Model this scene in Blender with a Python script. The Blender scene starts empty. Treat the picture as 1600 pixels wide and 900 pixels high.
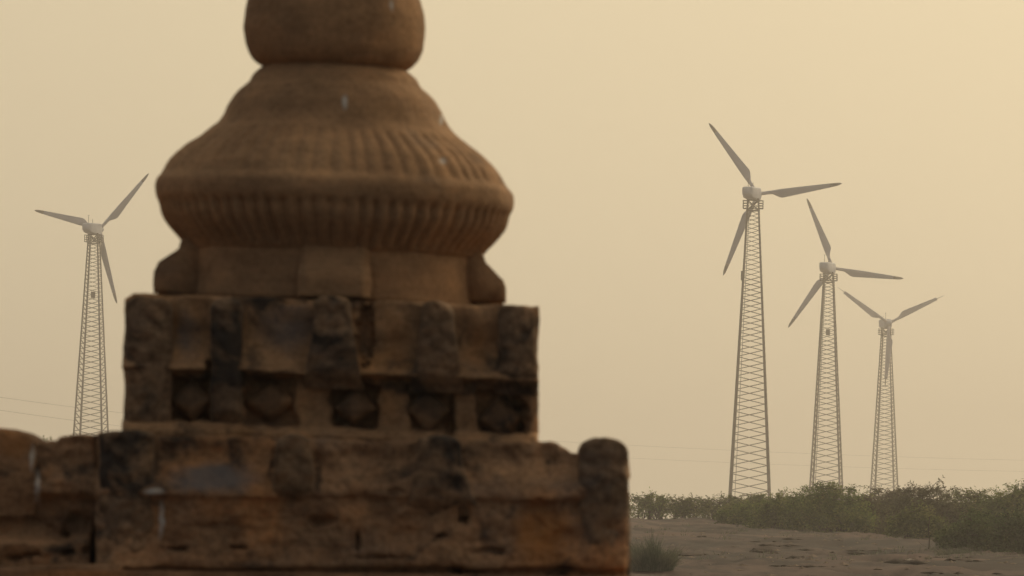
import bpy, bmesh, math, random
import numpy as np
from mathutils import Vector, Matrix, noise as mnoise

# ------------------------------------------------------------------ camera
EYE = 1.75                     # eye height above the ground at the camera, metres
F = 240.0 / 36.0 * 1600.0      # focal length in pixels of the 1600 px wide photograph
HORIZON = 840.0
PITCH = math.atan((HORIZON - 450.0) / F)
ROLL = math.radians(0.75)

fwd = Vector((0, math.cos(PITCH), math.sin(PITCH)))
up0 = Vector((0, -math.sin(PITCH), math.cos(PITCH)))
rt0 = Vector((1, 0, 0))
right = rt0 * math.cos(ROLL) + up0 * math.sin(ROLL)
up = up0 * math.cos(ROLL) - rt0 * math.sin(ROLL)

scene = bpy.context.scene
C = scene.collection
cam_data = bpy.data.cameras.new('camera')
cam = bpy.data.objects.new('camera', cam_data)
C.objects.link(cam)
m = Matrix.Identity(4)
for i in range(3):
    m[i][0] = right[i]; m[i][1] = up[i]; m[i][2] = -fwd[i]
m[2][3] = EYE
cam.matrix_world = m
cam_data.sensor_width = 36.0
cam_data.lens = 240.0
cam_data.clip_start = 0.5
cam_data.clip_end = 20000
cam_data.dof.use_dof = True
cam_data.dof.focus_distance = 700.0
cam_data.dof.aperture_fstop = 20.0
scene.camera = cam

# ------------------------------------------------------------------ sky, sun, exposure
SUN_AZ, SUN_EL = math.radians(38.0), math.radians(24.0)      # azimuth to the right of the view direction
SUN = Vector((math.sin(SUN_AZ) * math.cos(SUN_EL), math.cos(SUN_AZ) * math.cos(SUN_EL), math.sin(SUN_EL)))
world = bpy.data.worlds.new('World')
scene.world = world
world.use_nodes = True
wn, wl = world.node_tree.nodes, world.node_tree.links
wn.clear()
out = wn.new('ShaderNodeOutputWorld')
bg = wn.new('ShaderNodeBackground')
bg.inputs['Strength'].default_value = 0.1
sky = wn.new('ShaderNodeTexSky')
sky.sky_type = 'NISHITA'
sky.sun_disc = False
sky.sun_elevation = SUN_EL
sky.sun_rotation = SUN_AZ
sky.air_density = 1.5
sky.dust_density = 6.0
sky.ozone_density = 1.0
# dust veil: one even tan veil over the whole dome that thickens smoothly towards the sun
geo = wn.new('ShaderNodeTexCoord')
nrm = wn.new('ShaderNodeVectorMath'); nrm.operation = 'NORMALIZE'
dot = wn.new('ShaderNodeVectorMath'); dot.operation = 'DOT_PRODUCT'
dot.inputs[1].default_value = SUN
half = wn.new('ShaderNodeMath'); half.operation = 'MULTIPLY_ADD'
half.inputs[1].default_value = 0.5; half.inputs[2].default_value = 0.5
pw = wn.new('ShaderNodeMath'); pw.operation = 'POWER'; pw.inputs[1].default_value = 4.0
veil = wn.new('ShaderNodeMix'); veil.data_type = 'RGBA'
veil.inputs['A'].default_value = (1.75, 1.72, 1.62, 1)       # grey dust away from the sun
veil.inputs['B'].default_value = (13.5, 11.0, 6.9, 1)        # warm forward-scattering dust round it
mix = wn.new('ShaderNodeMix'); mix.data_type = 'RGBA'
mix.inputs['Factor'].default_value = 0.85
wl.new(geo.outputs['Generated'], nrm.inputs[0])
wl.new(nrm.outputs['Vector'], dot.inputs[0])
wl.new(dot.outputs['Value'], half.inputs[0])
wl.new(half.outputs[0], pw.inputs[0])
wl.new(pw.outputs[0], veil.inputs['Factor'])
wl.new(sky.outputs[0], mix.inputs['A'])
wl.new(veil.outputs['Result'], mix.inputs['B'])
wl.new(mix.outputs['Result'], bg.inputs['Color'])
wl.new(bg.outputs[0], out.inputs[0])

sun_data = bpy.data.lights.new('sun', 'SUN')
sun_data.energy = 0.9
sun_data.angle = math.radians(12)
sun_data.color = (1.0, 0.82, 0.55)
sun = bpy.data.objects.new('sun', sun_data)
C.objects.link(sun)
sun.rotation_euler = (-SUN).to_track_quat('-Z', 'Y').to_euler()
sun.location = (20, -5, 30)

scene.view_settings.view_transform = 'Standard'
scene.view_settings.look = 'None'
scene.view_settings.exposure = 0.0
scene.view_settings.gamma = 1.0
scene.view_settings.use_curve_mapping = False
scene.cycles.use_denoising = True
scene.cycles.volume_bounces = 2
scene.cycles.max_bounces = 6

# ------------------------------------------------------------------ helpers
def P(px, py, d):
    """World point at distance d (world Y) seen at pixel px, py of the photograph: used to take measurements."""
    v = fwd + right * ((px - 800.0) / F) + up * ((450.0 - py) / F)
    v = v * (d / v.y)
    return Vector((v.x, v.y, v.z + EYE))

def link(o, parent=None):
    C.objects.link(o)
    if parent is not None:
        o.parent = parent
    return o

def mesh_obj(name, verts, faces, mat, parent=None, smooth=True):
    me = bpy.data.meshes.new(name)
    me.from_pydata([tuple(v) for v in verts], [], faces)
    me.materials.append(mat)
    if smooth:
        me.shade_smooth()
    me.update()
    return link(bpy.data.objects.new(name, me), parent)

def bm_obj(name, bm, mat, parent=None, smooth=False):
    bmesh.ops.recalc_face_normals(bm, faces=bm.faces)
    me = bpy.data.meshes.new(name)
    bm.to_mesh(me); bm.free()
    me.materials.append(mat)
    if smooth:
        me.shade_smooth()
    return link(bpy.data.objects.new(name, me), parent)

def empty(name, loc, parent=None):
    o = bpy.data.objects.new(name, None)
    o.location = loc
    return link(o, parent)

def tag(o, label, cat, group=None):
    o['label'] = label; o['category'] = cat
    if group:
        o['group'] = group
    return o

def sstep(a, b, x):
    t = min(1.0, max(0.0, (x - a) / (b - a)))
    return t * t * (3 - 2 * t)

def interp(pts, x):
    if x <= pts[0][0]: return pts[0][1]
    for (x0, y0), (x1, y1) in zip(pts, pts[1:]):
        if x <= x1:
            return y0 + (y1 - y0) * (x - x0) / (x1 - x0)
    return pts[-1][1]

def weather(p, amp=0.004, seed=0.0):
    """Erosion: shifts a stone vertex by layered noise."""
    q = Vector((p[0] + seed, p[1] + seed * 0.7, p[2] - seed))
    a = mnoise.noise_vector(q * 6.0) * amp
    b = mnoise.noise_vector(q * 22.0) * amp * 0.55
    c = mnoise.noise_vector(q * 70.0) * amp * 0.22
    return Vector(p) + a + b + c

# ------------------------------------------------------------------ materials
def nodes_of(name):
    mt = bpy.data.materials.new(name)
    mt.use_nodes = True
    n, l = mt.node_tree.nodes, mt.node_tree.links
    n.clear()
    o = n.new('ShaderNodeOutputMaterial')
    b = n.new('ShaderNodeBsdfPrincipled')
    b.inputs['Roughness'].default_value = 0.9
    b.inputs['Specular IOR Level'].default_value = 0.2
    l.new(b.outputs[0], o.inputs['Surface'])
    return mt, n, l, b, o

def ramp(n, l, src, stops, interp_mode='LINEAR'):
    r = n.new('ShaderNodeValToRGB')
    r.color_ramp.interpolation = interp_mode
    e = r.color_ramp.elements
    while len(e) < len(stops):
        e.new(0.5)
    for el, (pos, col) in zip(e, stops):
        el.position = pos
        el.color = (*col, 1) if len(col) == 3 else col
    l.new(src, r.inputs['Fac'])
    return r

def noise_tex(n, l, coord, scale, detail=6, rough=0.6, stretch=None, distort=0.0):
    t = n.new('ShaderNodeTexNoise')
    t.inputs['Scale'].default_value = scale
    t.inputs['Detail'].default_value = detail
    t.inputs['Roughness'].default_value = rough
    t.inputs['Distortion'].default_value = distort
    if stretch:
        mp = n.new('ShaderNodeMapping')
        mp.inputs['Scale'].default_value = stretch
        l.new(coord, mp.inputs['Vector'])
        l.new(mp.outputs[0], t.inputs['Vector'])
    else:
        l.new(coord, t.inputs['Vector'])
    return t

def mixc(n, l, fac, a, b, mode='MIX'):
    x = n.new('ShaderNodeMix'); x.data_type = 'RGBA'; x.blend_type = mode
    if hasattr(fac, 'is_linked'): l.new(fac, x.inputs['Factor'])
    else: x.inputs['Factor'].default_value = fac
    for src, key in ((a, 'A'), (b, 'B')):
        if hasattr(src, 'is_linked'): l.new(src, x.inputs[key])
        else: x.inputs[key].default_value = (*src, 1)
    return x.outputs['Result']

def stone_material(name, base_a, base_b, base_c, soot=0.5, soot_lo=0.52, droppings=(), stains_shade=(), mott=0.8):
    """Sandstone: ochre and brown beds, black lichen and soot in patches, bird droppings (world positions, radii)."""
    mt, n, l, b, o = nodes_of(name)
    g = n.new('ShaderNodeNewGeometry')
    co = g.outputs['Position']
    big = noise_tex(n, l, co, 2.6, 5, 0.55, distort=0.4)
    mid = noise_tex(n, l, co, 9.0, 8, 0.62, stretch=(1, 1, 1.5))
    fine = noise_tex(n, l, co, 75.0, 8, 0.7)
    r1 = ramp(n, l, big.outputs['Fac'], [(0.34, base_a), (0.52, base_b), (0.68, base_c)])
    r2 = ramp(n, l, mid.outputs['Fac'], [(0.34, (0.42, 0.39, 0.37)), (0.48, (1, 1, 1)), (0.66, (1.4, 1.3, 1.2))])
    col = mixc(n, l, mott, r1.outputs[0], r2.outputs[0], 'MULTIPLY')
    r3 = ramp(n, l, fine.outputs['Fac'], [(0.36, (0.45, 0.42, 0.40)), (0.5, (1, 1, 1)), (0.64, (1.35, 1.3, 1.25))])
    col = mixc(n, l, mott, col, r3.outputs[0], 'MULTIPLY')
    bed = noise_tex(n, l, co, 7.0, 7, 0.7, stretch=(0.5, 0.5, 7.0), distort=0.3)
    r4 = ramp(n, l, bed.outputs['Fac'], [(0.38, (0.62, 0.58, 0.56)), (0.5, (1, 1, 1)), (0.62, (1.18, 1.14, 1.1))])
    col = mixc(n, l, mott * 0.7, col, r4.outputs[0], 'MULTIPLY')
    ln = noise_tex(n, l, co, 5.5, 9, 0.68, distort=0.6)
    lr = ramp(n, l, ln.outputs['Fac'], [(soot_lo, (0, 0, 0)), (soot_lo + 0.11, (soot, soot, soot))])
    col = mixc(n, l, lr.outputs[0], col, (0.030, 0.026, 0.026))
    gn = noise_tex(n, l, co, 3.7, 7, 0.6)
    gr = ramp(n, l, gn.outputs['Fac'], [(0.56, (0, 0, 0)), (0.7, (0.45, 0.45, 0.45))])
    col = mixc(n, l, gr.outputs[0], col, (0.16, 0.13, 0.115))
    wob = noise_tex(n, l, co, 18.0, 6, 0.6)
    wobv = n.new('ShaderNodeVectorMath'); wobv.operation = 'MULTIPLY_ADD'
    wobv.inputs[1].default_value = (0.07, 0.07, 0.07)
    l.new(wob.outputs['Color'], wobv.inputs[0]); l.new(co, wobv.inputs[2])
    wobs = n.new('ShaderNodeVectorMath'); wobs.operation = 'MULTIPLY_ADD'
    wobs.inputs[1].default_value = (0.022, 0.022, 0.022)
    l.new(wob.outputs['Color'], wobs.inputs[0]); l.new(co, wobs.inputs[2])
    def blob(pos, rad, small=False):
        sb = n.new('ShaderNodeVectorMath'); sb.operation = 'SUBTRACT'
        sb.inputs[1].default_value = Vector(pos) + Vector((1, 1, 1)) * (0.011 if small else 0.035)
        l.new((wobs if small else wobv).outputs[0], sb.inputs[0])
        dv = n.new('ShaderNodeVectorMath'); dv.operation = 'DIVIDE'
        dv.inputs[1].default_value = rad
        l.new(sb.outputs[0], dv.inputs[0])
        ln_ = n.new('ShaderNodeVectorMath'); ln_.operation = 'LENGTH'
        l.new(dv.outputs[0], ln_.inputs[0])
        return ln_.outputs['Value']
    for pos, rad, sc, amt in stains_shade:  # stone stains, and recess shade painted into the colour
        rr = ramp(n, l, blob(pos, rad), [(0.45, (amt, amt, amt)), (1.0, (0, 0, 0))])
        col = mixc(n, l, rr.outputs[0], col, sc)
    for pos, rad in droppings:
        rr = ramp(n, l, blob(pos, rad, True), [(0.35, (0.7, 0.7, 0.7)), (1.0, (0, 0, 0))])
        col = mixc(n, l, rr.outputs[0], col, (0.62, 0.62, 0.60))
    l.new(col, b.inputs['Base Color'])
    bp = n.new('ShaderNodeBump'); bp.inputs['Strength'].default_value = 0.7; bp.inputs['Distance'].default_value = 0.006
    add = n.new('ShaderNodeMath'); add.operation = 'ADD'
    l.new(fine.outputs['Fac'], add.inputs[0]); l.new(mid.outputs['Fac'], add.inputs[1])
    l.new(add.outputs[0], bp.inputs['Height'])
    l.new(bp.outputs[0], b.inputs['Normal'])
    return mt

D_UP, D_LOW = 16.0, 15.86           # front planes of the two carved blocks
AX_Y = 16.5                         # axis of the turned stones

SHEAR = 0.033
def dr(px, py, d, rx, rz, ry=0.2):
    s = d / F
    return (P(px, py, d), (rx * s, ry, rz * s))

OCHRE, BROWN, ORANGE = (0.45, 0.272, 0.146), (0.33, 0.197, 0.108), (0.48, 0.248, 0.098)
GREY_SHADE, BLACK_STAIN_SHADE, ORANGE_ST = (0.13, 0.125, 0.135), (0.02, 0.018, 0.02), (0.40, 0.17, 0.05)  # grey is painted recess shade; black is stain plus painted shade
def st(px, py, d, rx, rz, col, amt):
    s = d / F
    return (P(px, py, d), (rx * s, 0.16, rz * s), col, amt)
turned_mat = stone_material('turned_sandstone', OCHRE, BROWN, (0.43, 0.252, 0.130), 0.3, 0.61,
    [dr(538, 158, 16.2, 7, 16), dr(692, 250, 16.15, 9, 7), dr(690, 184, 16.4, 4, 14), dr(612, 12, 16.4, 5, 12)],
    [st(445, 130, 16.2, 8, 5, BLACK_STAIN_SHADE, 0.8)], 0.36)
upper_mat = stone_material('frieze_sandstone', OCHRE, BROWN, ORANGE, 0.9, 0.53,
    [dr(393, 684, D_UP, 6, 4)],
    [st(450, 510, D_UP, 70, 52, GREY_SHADE, 0.75), st(290, 520, D_UP, 26, 50, GREY_SHADE, 0.7),  # grey: shade of the recessed panels, painted into the colour
     st(570, 515, D_UP, 18, 62, BLACK_STAIN_SHADE, 0.8), st(455, 461, D_UP, 18, 6, BLACK_STAIN_SHADE, 0.8),  # tall black strip: shade in the gap beside the middle pilaster, painted in
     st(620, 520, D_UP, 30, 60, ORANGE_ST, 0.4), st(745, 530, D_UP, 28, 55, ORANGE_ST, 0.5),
     st(685, 560, D_UP, 38, 55, BLACK_STAIN_SHADE, 0.55), st(815, 560, D_UP, 30, 60, BLACK_STAIN_SHADE, 0.45),
     *[st(a, 631 + SHEAR * (a - 517), D_UP, 46, 46, BLACK_STAIN_SHADE, 0.58) for a in (297, 421, 553, 672, 780)], st(235, 575, D_UP, 36, 62, BLACK_STAIN_SHADE, 0.8), st(360, 592, D_UP, 170, 16, BLACK_STAIN_SHADE, 0.7), st(650, 604, D_UP, 190, 18, BLACK_STAIN_SHADE, 0.75), st(520, 560, D_UP, 34, 30, BLACK_STAIN_SHADE, 0.5), st(395, 560, D_UP, 14, 40, BLACK_STAIN_SHADE, 0.6)], 0.6)  # black: shade of sockets and cavity painted in, dark band under ledge
lower_mat = stone_material('base_sandstone', (0.41, 0.245, 0.138), (0.28, 0.168, 0.098), (0.44, 0.215, 0.09), 0.85, 0.54,
    [dr(58, 762, 15.9, 6, 34), dr(51, 715, 15.9, 4, 26), dr(250, 812, D_LOW, 6, 34), dr(240, 768, D_LOW, 18, 7)],
    [st(335, 745, D_LOW, 85, 32, GREY_SHADE, 0.8), st(845, 830, D_LOW, 55, 60, ORANGE_ST, 0.7),  # grey patch: shade of the recessed lower panel, painted in
     st(690, 740, D_LOW, 45, 55, BLACK_STAIN_SHADE, 0.45), st(940, 790, D_LOW, 35, 80, BLACK_STAIN_SHADE, 0.45),
     st(20, 690, D_LOW, 40, 30, ORANGE_ST, 0.5), st(110, 815, D_LOW, 50, 35, BLACK_STAIN_SHADE, 0.55),
     st(200, 720, D_LOW, 40, 50, BLACK_STAIN_SHADE, 0.4), st(495, 740, D_LOW, 9, 38, BLACK_STAIN_SHADE, 0.8),
     st(425, 725, D_LOW, 8, 38, BLACK_STAIN_SHADE, 0.7), st(240, 720, D_LOW, 12, 30, BLACK_STAIN_SHADE, 0.7)], 0.6)  # narrow black strips: shade along the pilaster sides, painted into the colour
tongue_mat = stone_material('lichen_sandstone', (0.30, 0.195, 0.12), (0.21, 0.14, 0.09), (0.27, 0.165, 0.09), 0.92, 0.485,
    [dr(51, 715, 15.9, 4, 26), dr(57, 760, 15.9, 5, 30)], [], 0.7)

def plain_material(name, col, rough=0.6, var=0.25, scale=1.2):
    mt, n, l, b, o = nodes_of(name)
    tc = n.new('ShaderNodeTexCoord')
    t = noise_tex(n, l, tc.outputs['Object'], scale, 5, 0.6)
    r = ramp(n, l, t.outputs['Fac'], [(0.3, tuple(c * (1 - var) for c in col)), (0.7, tuple(min(1, c * (1 + var)) for c in col))])
    l.new(r.outputs[0], b.inputs['Base Color'])
    b.inputs['Roughness'].default_value = rough
    return mt

blade_mat = plain_material('blade_paint', (0.50, 0.48, 0.55), 0.5, 0.12, 0.4)
tip_mat = plain_material('blade_tip_paint', (0.24, 0.17, 0.15), 0.6, 0.15, 0.6)
nacelle_mat = plain_material('nacelle_paint', (0.64, 0.66, 0.74), 0.5, 0.1, 0.7)
steel_mat = plain_material('weathered_steel', (0.10, 0.072, 0.066), 0.75, 0.3, 0.8)
wire_mat = plain_material('cable_metal', (0.06, 0.055, 0.05), 0.7, 0.1, 1.0)

def leaf_material(name, a, b_, c):
    mt, n, l, b, o = nodes_of(name)
    g = n.new('ShaderNodeNewGeometry')
    t = noise_tex(n, l, g.outputs['Position'], 0.9, 4, 0.6)
    r = ramp(n, l, t.outputs['Fac'], [(0.40, a), (0.5, b_), (0.62, c)])
    rr = ramp(n, l, g.outputs['Random Per Island'], [(0.0, (0.6, 0.6, 0.6)), (1.0, (1.4, 1.4, 1.35))])
    col = mixc(n, l, 1.0, r.outputs[0], rr.outputs[0], 'MULTIPLY')
    l.new(col, b.inputs['Base Color'])
    tr = n.new('ShaderNodeBsdfTranslucent')
    l.new(col, tr.inputs['Color'])
    ms = n.new('ShaderNodeMixShader'); ms.inputs[0].default_value = 0.3
    l.new(b.outputs[0], ms.inputs[1]); l.new(tr.outputs[0], ms.inputs[2])
    l.new(ms.outputs[0], o.inputs['Surface'])
    return mt
leaf_mat = leaf_material('thorn_leaf', (0.100, 0.120, 0.042), (0.180, 0.208, 0.070), (0.265, 0.255, 0.110))
leaf_brown_mat = leaf_material('brown_thorn_leaf', (0.075, 0.072, 0.034), (0.125, 0.118, 0.058), (0.180, 0.150, 0.085))
leaf_green_mat = leaf_material('fresh_thorn_leaf', (0.095, 0.135, 0.036), (0.175, 0.230, 0.062), (0.270, 0.290, 0.095))
leaf_dark_mat = leaf_material('dark_thorn_leaf', (0.055, 0.088, 0.036), (0.095, 0.138, 0.052), (0.150, 0.175, 0.070))
grass_mat = leaf_material('dry_grass', (0.13, 0.15, 0.11), (0.18, 0.19, 0.145), (0.23, 0.22, 0.16))
twig_mat = plain_material('twig_bark', (0.085, 0.06, 0.045), 0.9, 0.3, 3.0)

# ground
ground_mat, n, l, b, o = nodes_of('dusty_earth')
g = n.new('ShaderNodeNewGeometry')
t1 = noise_tex(n, l, g.outputs['Position'], 0.11, 8, 0.62, stretch=(1, 0.35, 1))
t2 = noise_tex(n, l, g.outputs['Position'], 0.6, 8, 0.68, stretch=(1, 0.24, 1))
r1 = ramp(n, l, t1.outputs['Fac'], [(0.42, (0.028, 0.017, 0.015)), (0.5, (0.070, 0.042, 0.036)), (0.59, (0.108, 0.066, 0.054))])
r2 = ramp(n, l, t2.outputs['Fac'], [(0.42, (0.22, 0.21, 0.22)), (0.50, (1, 1, 1)), (0.60, (1.3, 1.24, 1.2))])
l.new(mixc(n, l, 0.8, r1.outputs[0], r2.outputs[0], 'MULTIPLY'), b.inputs['Base Color'])
stone_pale_mat = plain_material('pale_stone', (0.42, 0.36, 0.30), 0.9, 0.2, 8.0)
clod_mat = plain_material('dark_earth', (0.085, 0.062, 0.05), 0.95, 0.3, 6.0)
pebble_mat = plain_material('pebble_brown', (0.20, 0.15, 0.115), 0.95, 0.35, 0.7)

# ------------------------------------------------------------------ terrain
TURBINES = [   # hub pixel, distance, nacelle yaw, tower yaw, rotor phase, parked tips
    dict(hub=(1184, 303), d=1036.0),
    dict(hub=(1301, 419), d=1220.0),
    dict(hub=(1389, 505), d=1422.0),
    dict(hub=(156, 358), d=1190.0),
]
HUB_H = 55.0
PROFILE = [(-4000, 0.0), (0, 0.0), (30, 0.0), (90, 0.2), (P(1300, 900, 170).y, P(1300, 900, 170).z),
           (250, P(1500, 868, 250).z), (335, P(1300, 829, 335).z), (400, P(1060, 813, 400).z), (440, P(1060, 815, 440).z),
           (600, 0.5), (850, -0.8), (1036, -1.6), (1220, -4.2), (1422, -7.2), (1800, -8.6), (5000, -9.0)]
PX = np.array([p[0] for p in PROFILE]); PZ = np.array([p[1] for p in PROFILE])
def base_profile(y):
    y = np.asarray(y, float)
    acc = np.zeros_like(y)
    for k in (-18, -9, 0, 9, 18):      # smoothed
        acc = acc + np.interp(y + k, PX, PZ)
    return acc / 5.0
BUMPS = []
for t in TURBINES:
    p = P(*t['hub'], t['d'])
    t['hub_pos'] = p
def hash2(ix, iy, seed):
    h = np.sin(ix * 127.1 + iy * 311.7 + seed * 74.7) * 43758.5453
    return h - np.floor(h)
def vnoise(x, y, seed=0):
    ix, iy = np.floor(x), np.floor(y)
    fx, fy = x - ix, y - iy
    fx = fx * fx * (3 - 2 * fx); fy = fy * fy * (3 - 2 * fy)
    a, b_, c, d = hash2(ix, iy, seed), hash2(ix + 1, iy, seed), hash2(ix, iy + 1, seed), hash2(ix + 1, iy + 1, seed)
    return (a * (1 - fx) + b_ * fx) * (1 - fy) + (c * (1 - fx) + d * fx) * fy - 0.5
def ground_z(x, y, rough=True):
    x = np.asarray(x, float); y = np.asarray(y, float)
    z = base_profile(y)
    for bx, by, bz, s in BUMPS:
        z = z + bz * np.exp(-((x - bx) ** 2 + (y - by) ** 2) / (2 * s * s))
    if rough:
        fade = np.clip((y - 60) / 60, 0.15, 1)
        z = z + fade * (0.32 * vnoise(x / 9, y / 22, 1) + 0.22 * vnoise(x / 2.6, y / 7, 2)
                        + 0.16 * vnoise(x / 1.0, y / 2.6, 3) + 0.09 * vnoise(x / 0.45, y / 1.1, 4))
        r = vnoise(x / 3.2 + 9, y / 9.0, 6)
        z = z - fade * 0.28 * np.clip((r - 0.14) * 6, 0, 1)
    return z
def turbine_base(t, yaw):
    a = t['hub_pos']
    return Vector((a.x - 2.1 * math.sin(yaw), a.y - 2.1 * math.cos(yaw), a.z - HUB_H))
YAWS = [math.radians(v) for v in (21, 22, 167, 25)]
for t, yw in zip(TURBINES, YAWS):
    t['base'] = turbine_base(t, yw)
    bz = t['base'].z + 0.25 - float(base_profile(t['base'].y))
    BUMPS.append((t['base'].x, t['base'].y, bz, 55.0))

def axis(coarse, lo, hi, step):
    fine = np.arange(lo, hi, step)
    return np.unique(np.concatenate([[c for c in coarse if c < lo - step or c > hi + step], fine]))
gx = axis([-4000, -2500, -1500, -900, -600, -400, -300, -220, -170, -130, -100, -80, -65, -55, -45, -38, -32, -26, -20, -15, -10, -6, -3, 0,
           60, 70, 80, 95, 115, 140, 180, 240, 320, 450, 650, 1000, 1600, 2500, 4000], 1.0, 46.0, 0.30)
gy = axis([-300, -150, -60, -20, 0, 5, 10, 14, 18, 25, 40, 60, 80, 100, 120, 135, 150, 440, 460, 490, 530, 580, 640, 700, 770, 840, 900, 950, 1000, 1030, 1060, 1100,
           1150, 1190, 1220, 1260, 1320, 1380, 1420, 1470, 1550, 1700, 2000, 2600, 3300, 4000], 158.0, 425.0, 0.55)
GX, GY = np.meshgrid(gx, gy)
GZ = ground_z(GX, GY)
nx, ny = len(gx), len(gy)
gv = np.stack([GX.ravel(), GY.ravel(), GZ.ravel()], 1)
ii = (np.arange(ny - 1)[:, None] * nx + np.arange(nx - 1)[None, :]).ravel()
gf = np.stack([ii, ii + 1, ii + nx + 1, ii + nx], 1)
def np_mesh(name, verts, faces):
    me = bpy.data.meshes.new(name)
    k = faces.shape[1]
    me.vertices.add(len(verts)); me.vertices.foreach_set('co', np.asarray(verts, np.float32).ravel())
    me.loops.add(faces.size); me.loops.foreach_set('vertex_index', faces.ravel().astype(np.int32))
    me.polygons.add(len(faces)); me.polygons.foreach_set('loop_start', np.arange(0, faces.size, k, dtype=np.int32))
    me.update(calc_edges=True); me.validate()
    return me
me = np_mesh('ground', gv, gf); me.materials.append(ground_mat); me.shade_smooth()
ground = link(bpy.data.objects.new('ground', me)); ground['kind'] = 'structure'

# ------------------------------------------------------------------ carved stone
def relief(name, x0, x1, yt, yb, depth, d, thick, mat, parent, step=3.0, shear=0.0, xref=517.0, amp=0.004, seed=0.0,
           round_px=7.0, xl=None, xr=None):
    """A carved block. x0..x1 and yt(x)..yb(x) outline its face (pixels of the photograph at distance d), depth(x, y) is the
    carving (metres, positive = cut away), the block goes back by thick. shear tilts the courses."""
    nu = max(6, int((x1 - x0) / step)); 
    h = max(yb(x) - yt(x) for x in (x0, (x0 + x1) / 2, x1))
    nv = max(6, int(h / step))
    V, Fc = [], []
    for j in range(nv + 1):
        for i in range(nu + 1):
            u, v = i / nu, j / nv
            xa = x0 + (xl(v) if xl else 0); xb = x1 + (xr(v) if xr else 0)
            x = xa + (xb - xa) * u
            xo = x0 + (x1 - x0) * u
            y0, y1 = yt(xo), yb(xo)
            y = y0 + (y1 - y0) * v
            e = min((x - xa), (xb - x), (y - y0))
            rd = 0.0
            rp = round_px * (0.45 + 1.1 * max(0.0, mnoise.noise(Vector((x * .035 + seed, y * .035, seed))) + 0.1) * 2)   # chipped edges
            if e < rp:
                k = 1 - e / rp
                rd = (1 - math.sqrt(max(0, 1 - k * k))) * rp * d / F
            p = P(x, y + shear * (x - xref), d)
            V.append(weather((p.x, p.y + depth(x, y) + rd, p.z), amp, seed))
    W = nu + 1
    for j in range(nv):
        for i in range(nu):
            a = j * W + i
            Fc.append((a, a + W, a + W + 1, a + 1))
    loop = [i for i in range(W)] + [j * W + nu for j in range(1, nv + 1)] + [nv * W + i for i in range(nu - 1, -1, -1)] + [j * W for j in range(nv - 1, 0, -1)]
    prev = loop
    K = max(2, int(thick / 0.03))
    for k in range(1, K + 1):
        cur = []
        for q in loop:
            b0 = V[q]
            yy = b0.y + (d + thick - b0.y) * k / K
            V.append(weather((b0.x, yy, b0.z), amp * 0.6, seed + 3)); cur.append(len(V) - 1)
        for s in range(len(loop)):
            s2 = (s + 1) % len(loop)
            Fc.append((prev[s], prev[s2], cur[s2], cur[s]))
        prev = cur
    Fc.append(tuple(prev))
    return mesh_obj(name, V, Fc, mat, parent)

def pit_depth(pits, x, y):
    s = 0.0
    for (cx, cy, rx, ry, dp) in pits:
        if abs(x - cx) > rx * 2.2 or abs(y - cy) > ry * 2.2:
            continue
        nz = mnoise.noise_vector(Vector((x * .11, y * .11, cx)))
        q = ((x - cx) / rx + 0.55 * nz.x) ** 2 + ((y - cy) / ry + 0.55 * nz.y) ** 2
        if q < 1.6:
            s += dp * (1 - sstep(0.35, 1.5, q))
    return s

shrine = tag(empty('stone_pinnacle', (P(520, 893, D_LOW).x, 16.4, P(520, 893, D_LOW).z)),
             'weathered brown sandstone pinnacle with ribbed bulb on two carved square tiers', 'stone pinnacle')
shrine_inv = Matrix.Translation(-shrine.location)
def adopt(o):
    o.matrix_parent_inverse = shrine_inv.copy()
    return o

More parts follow.
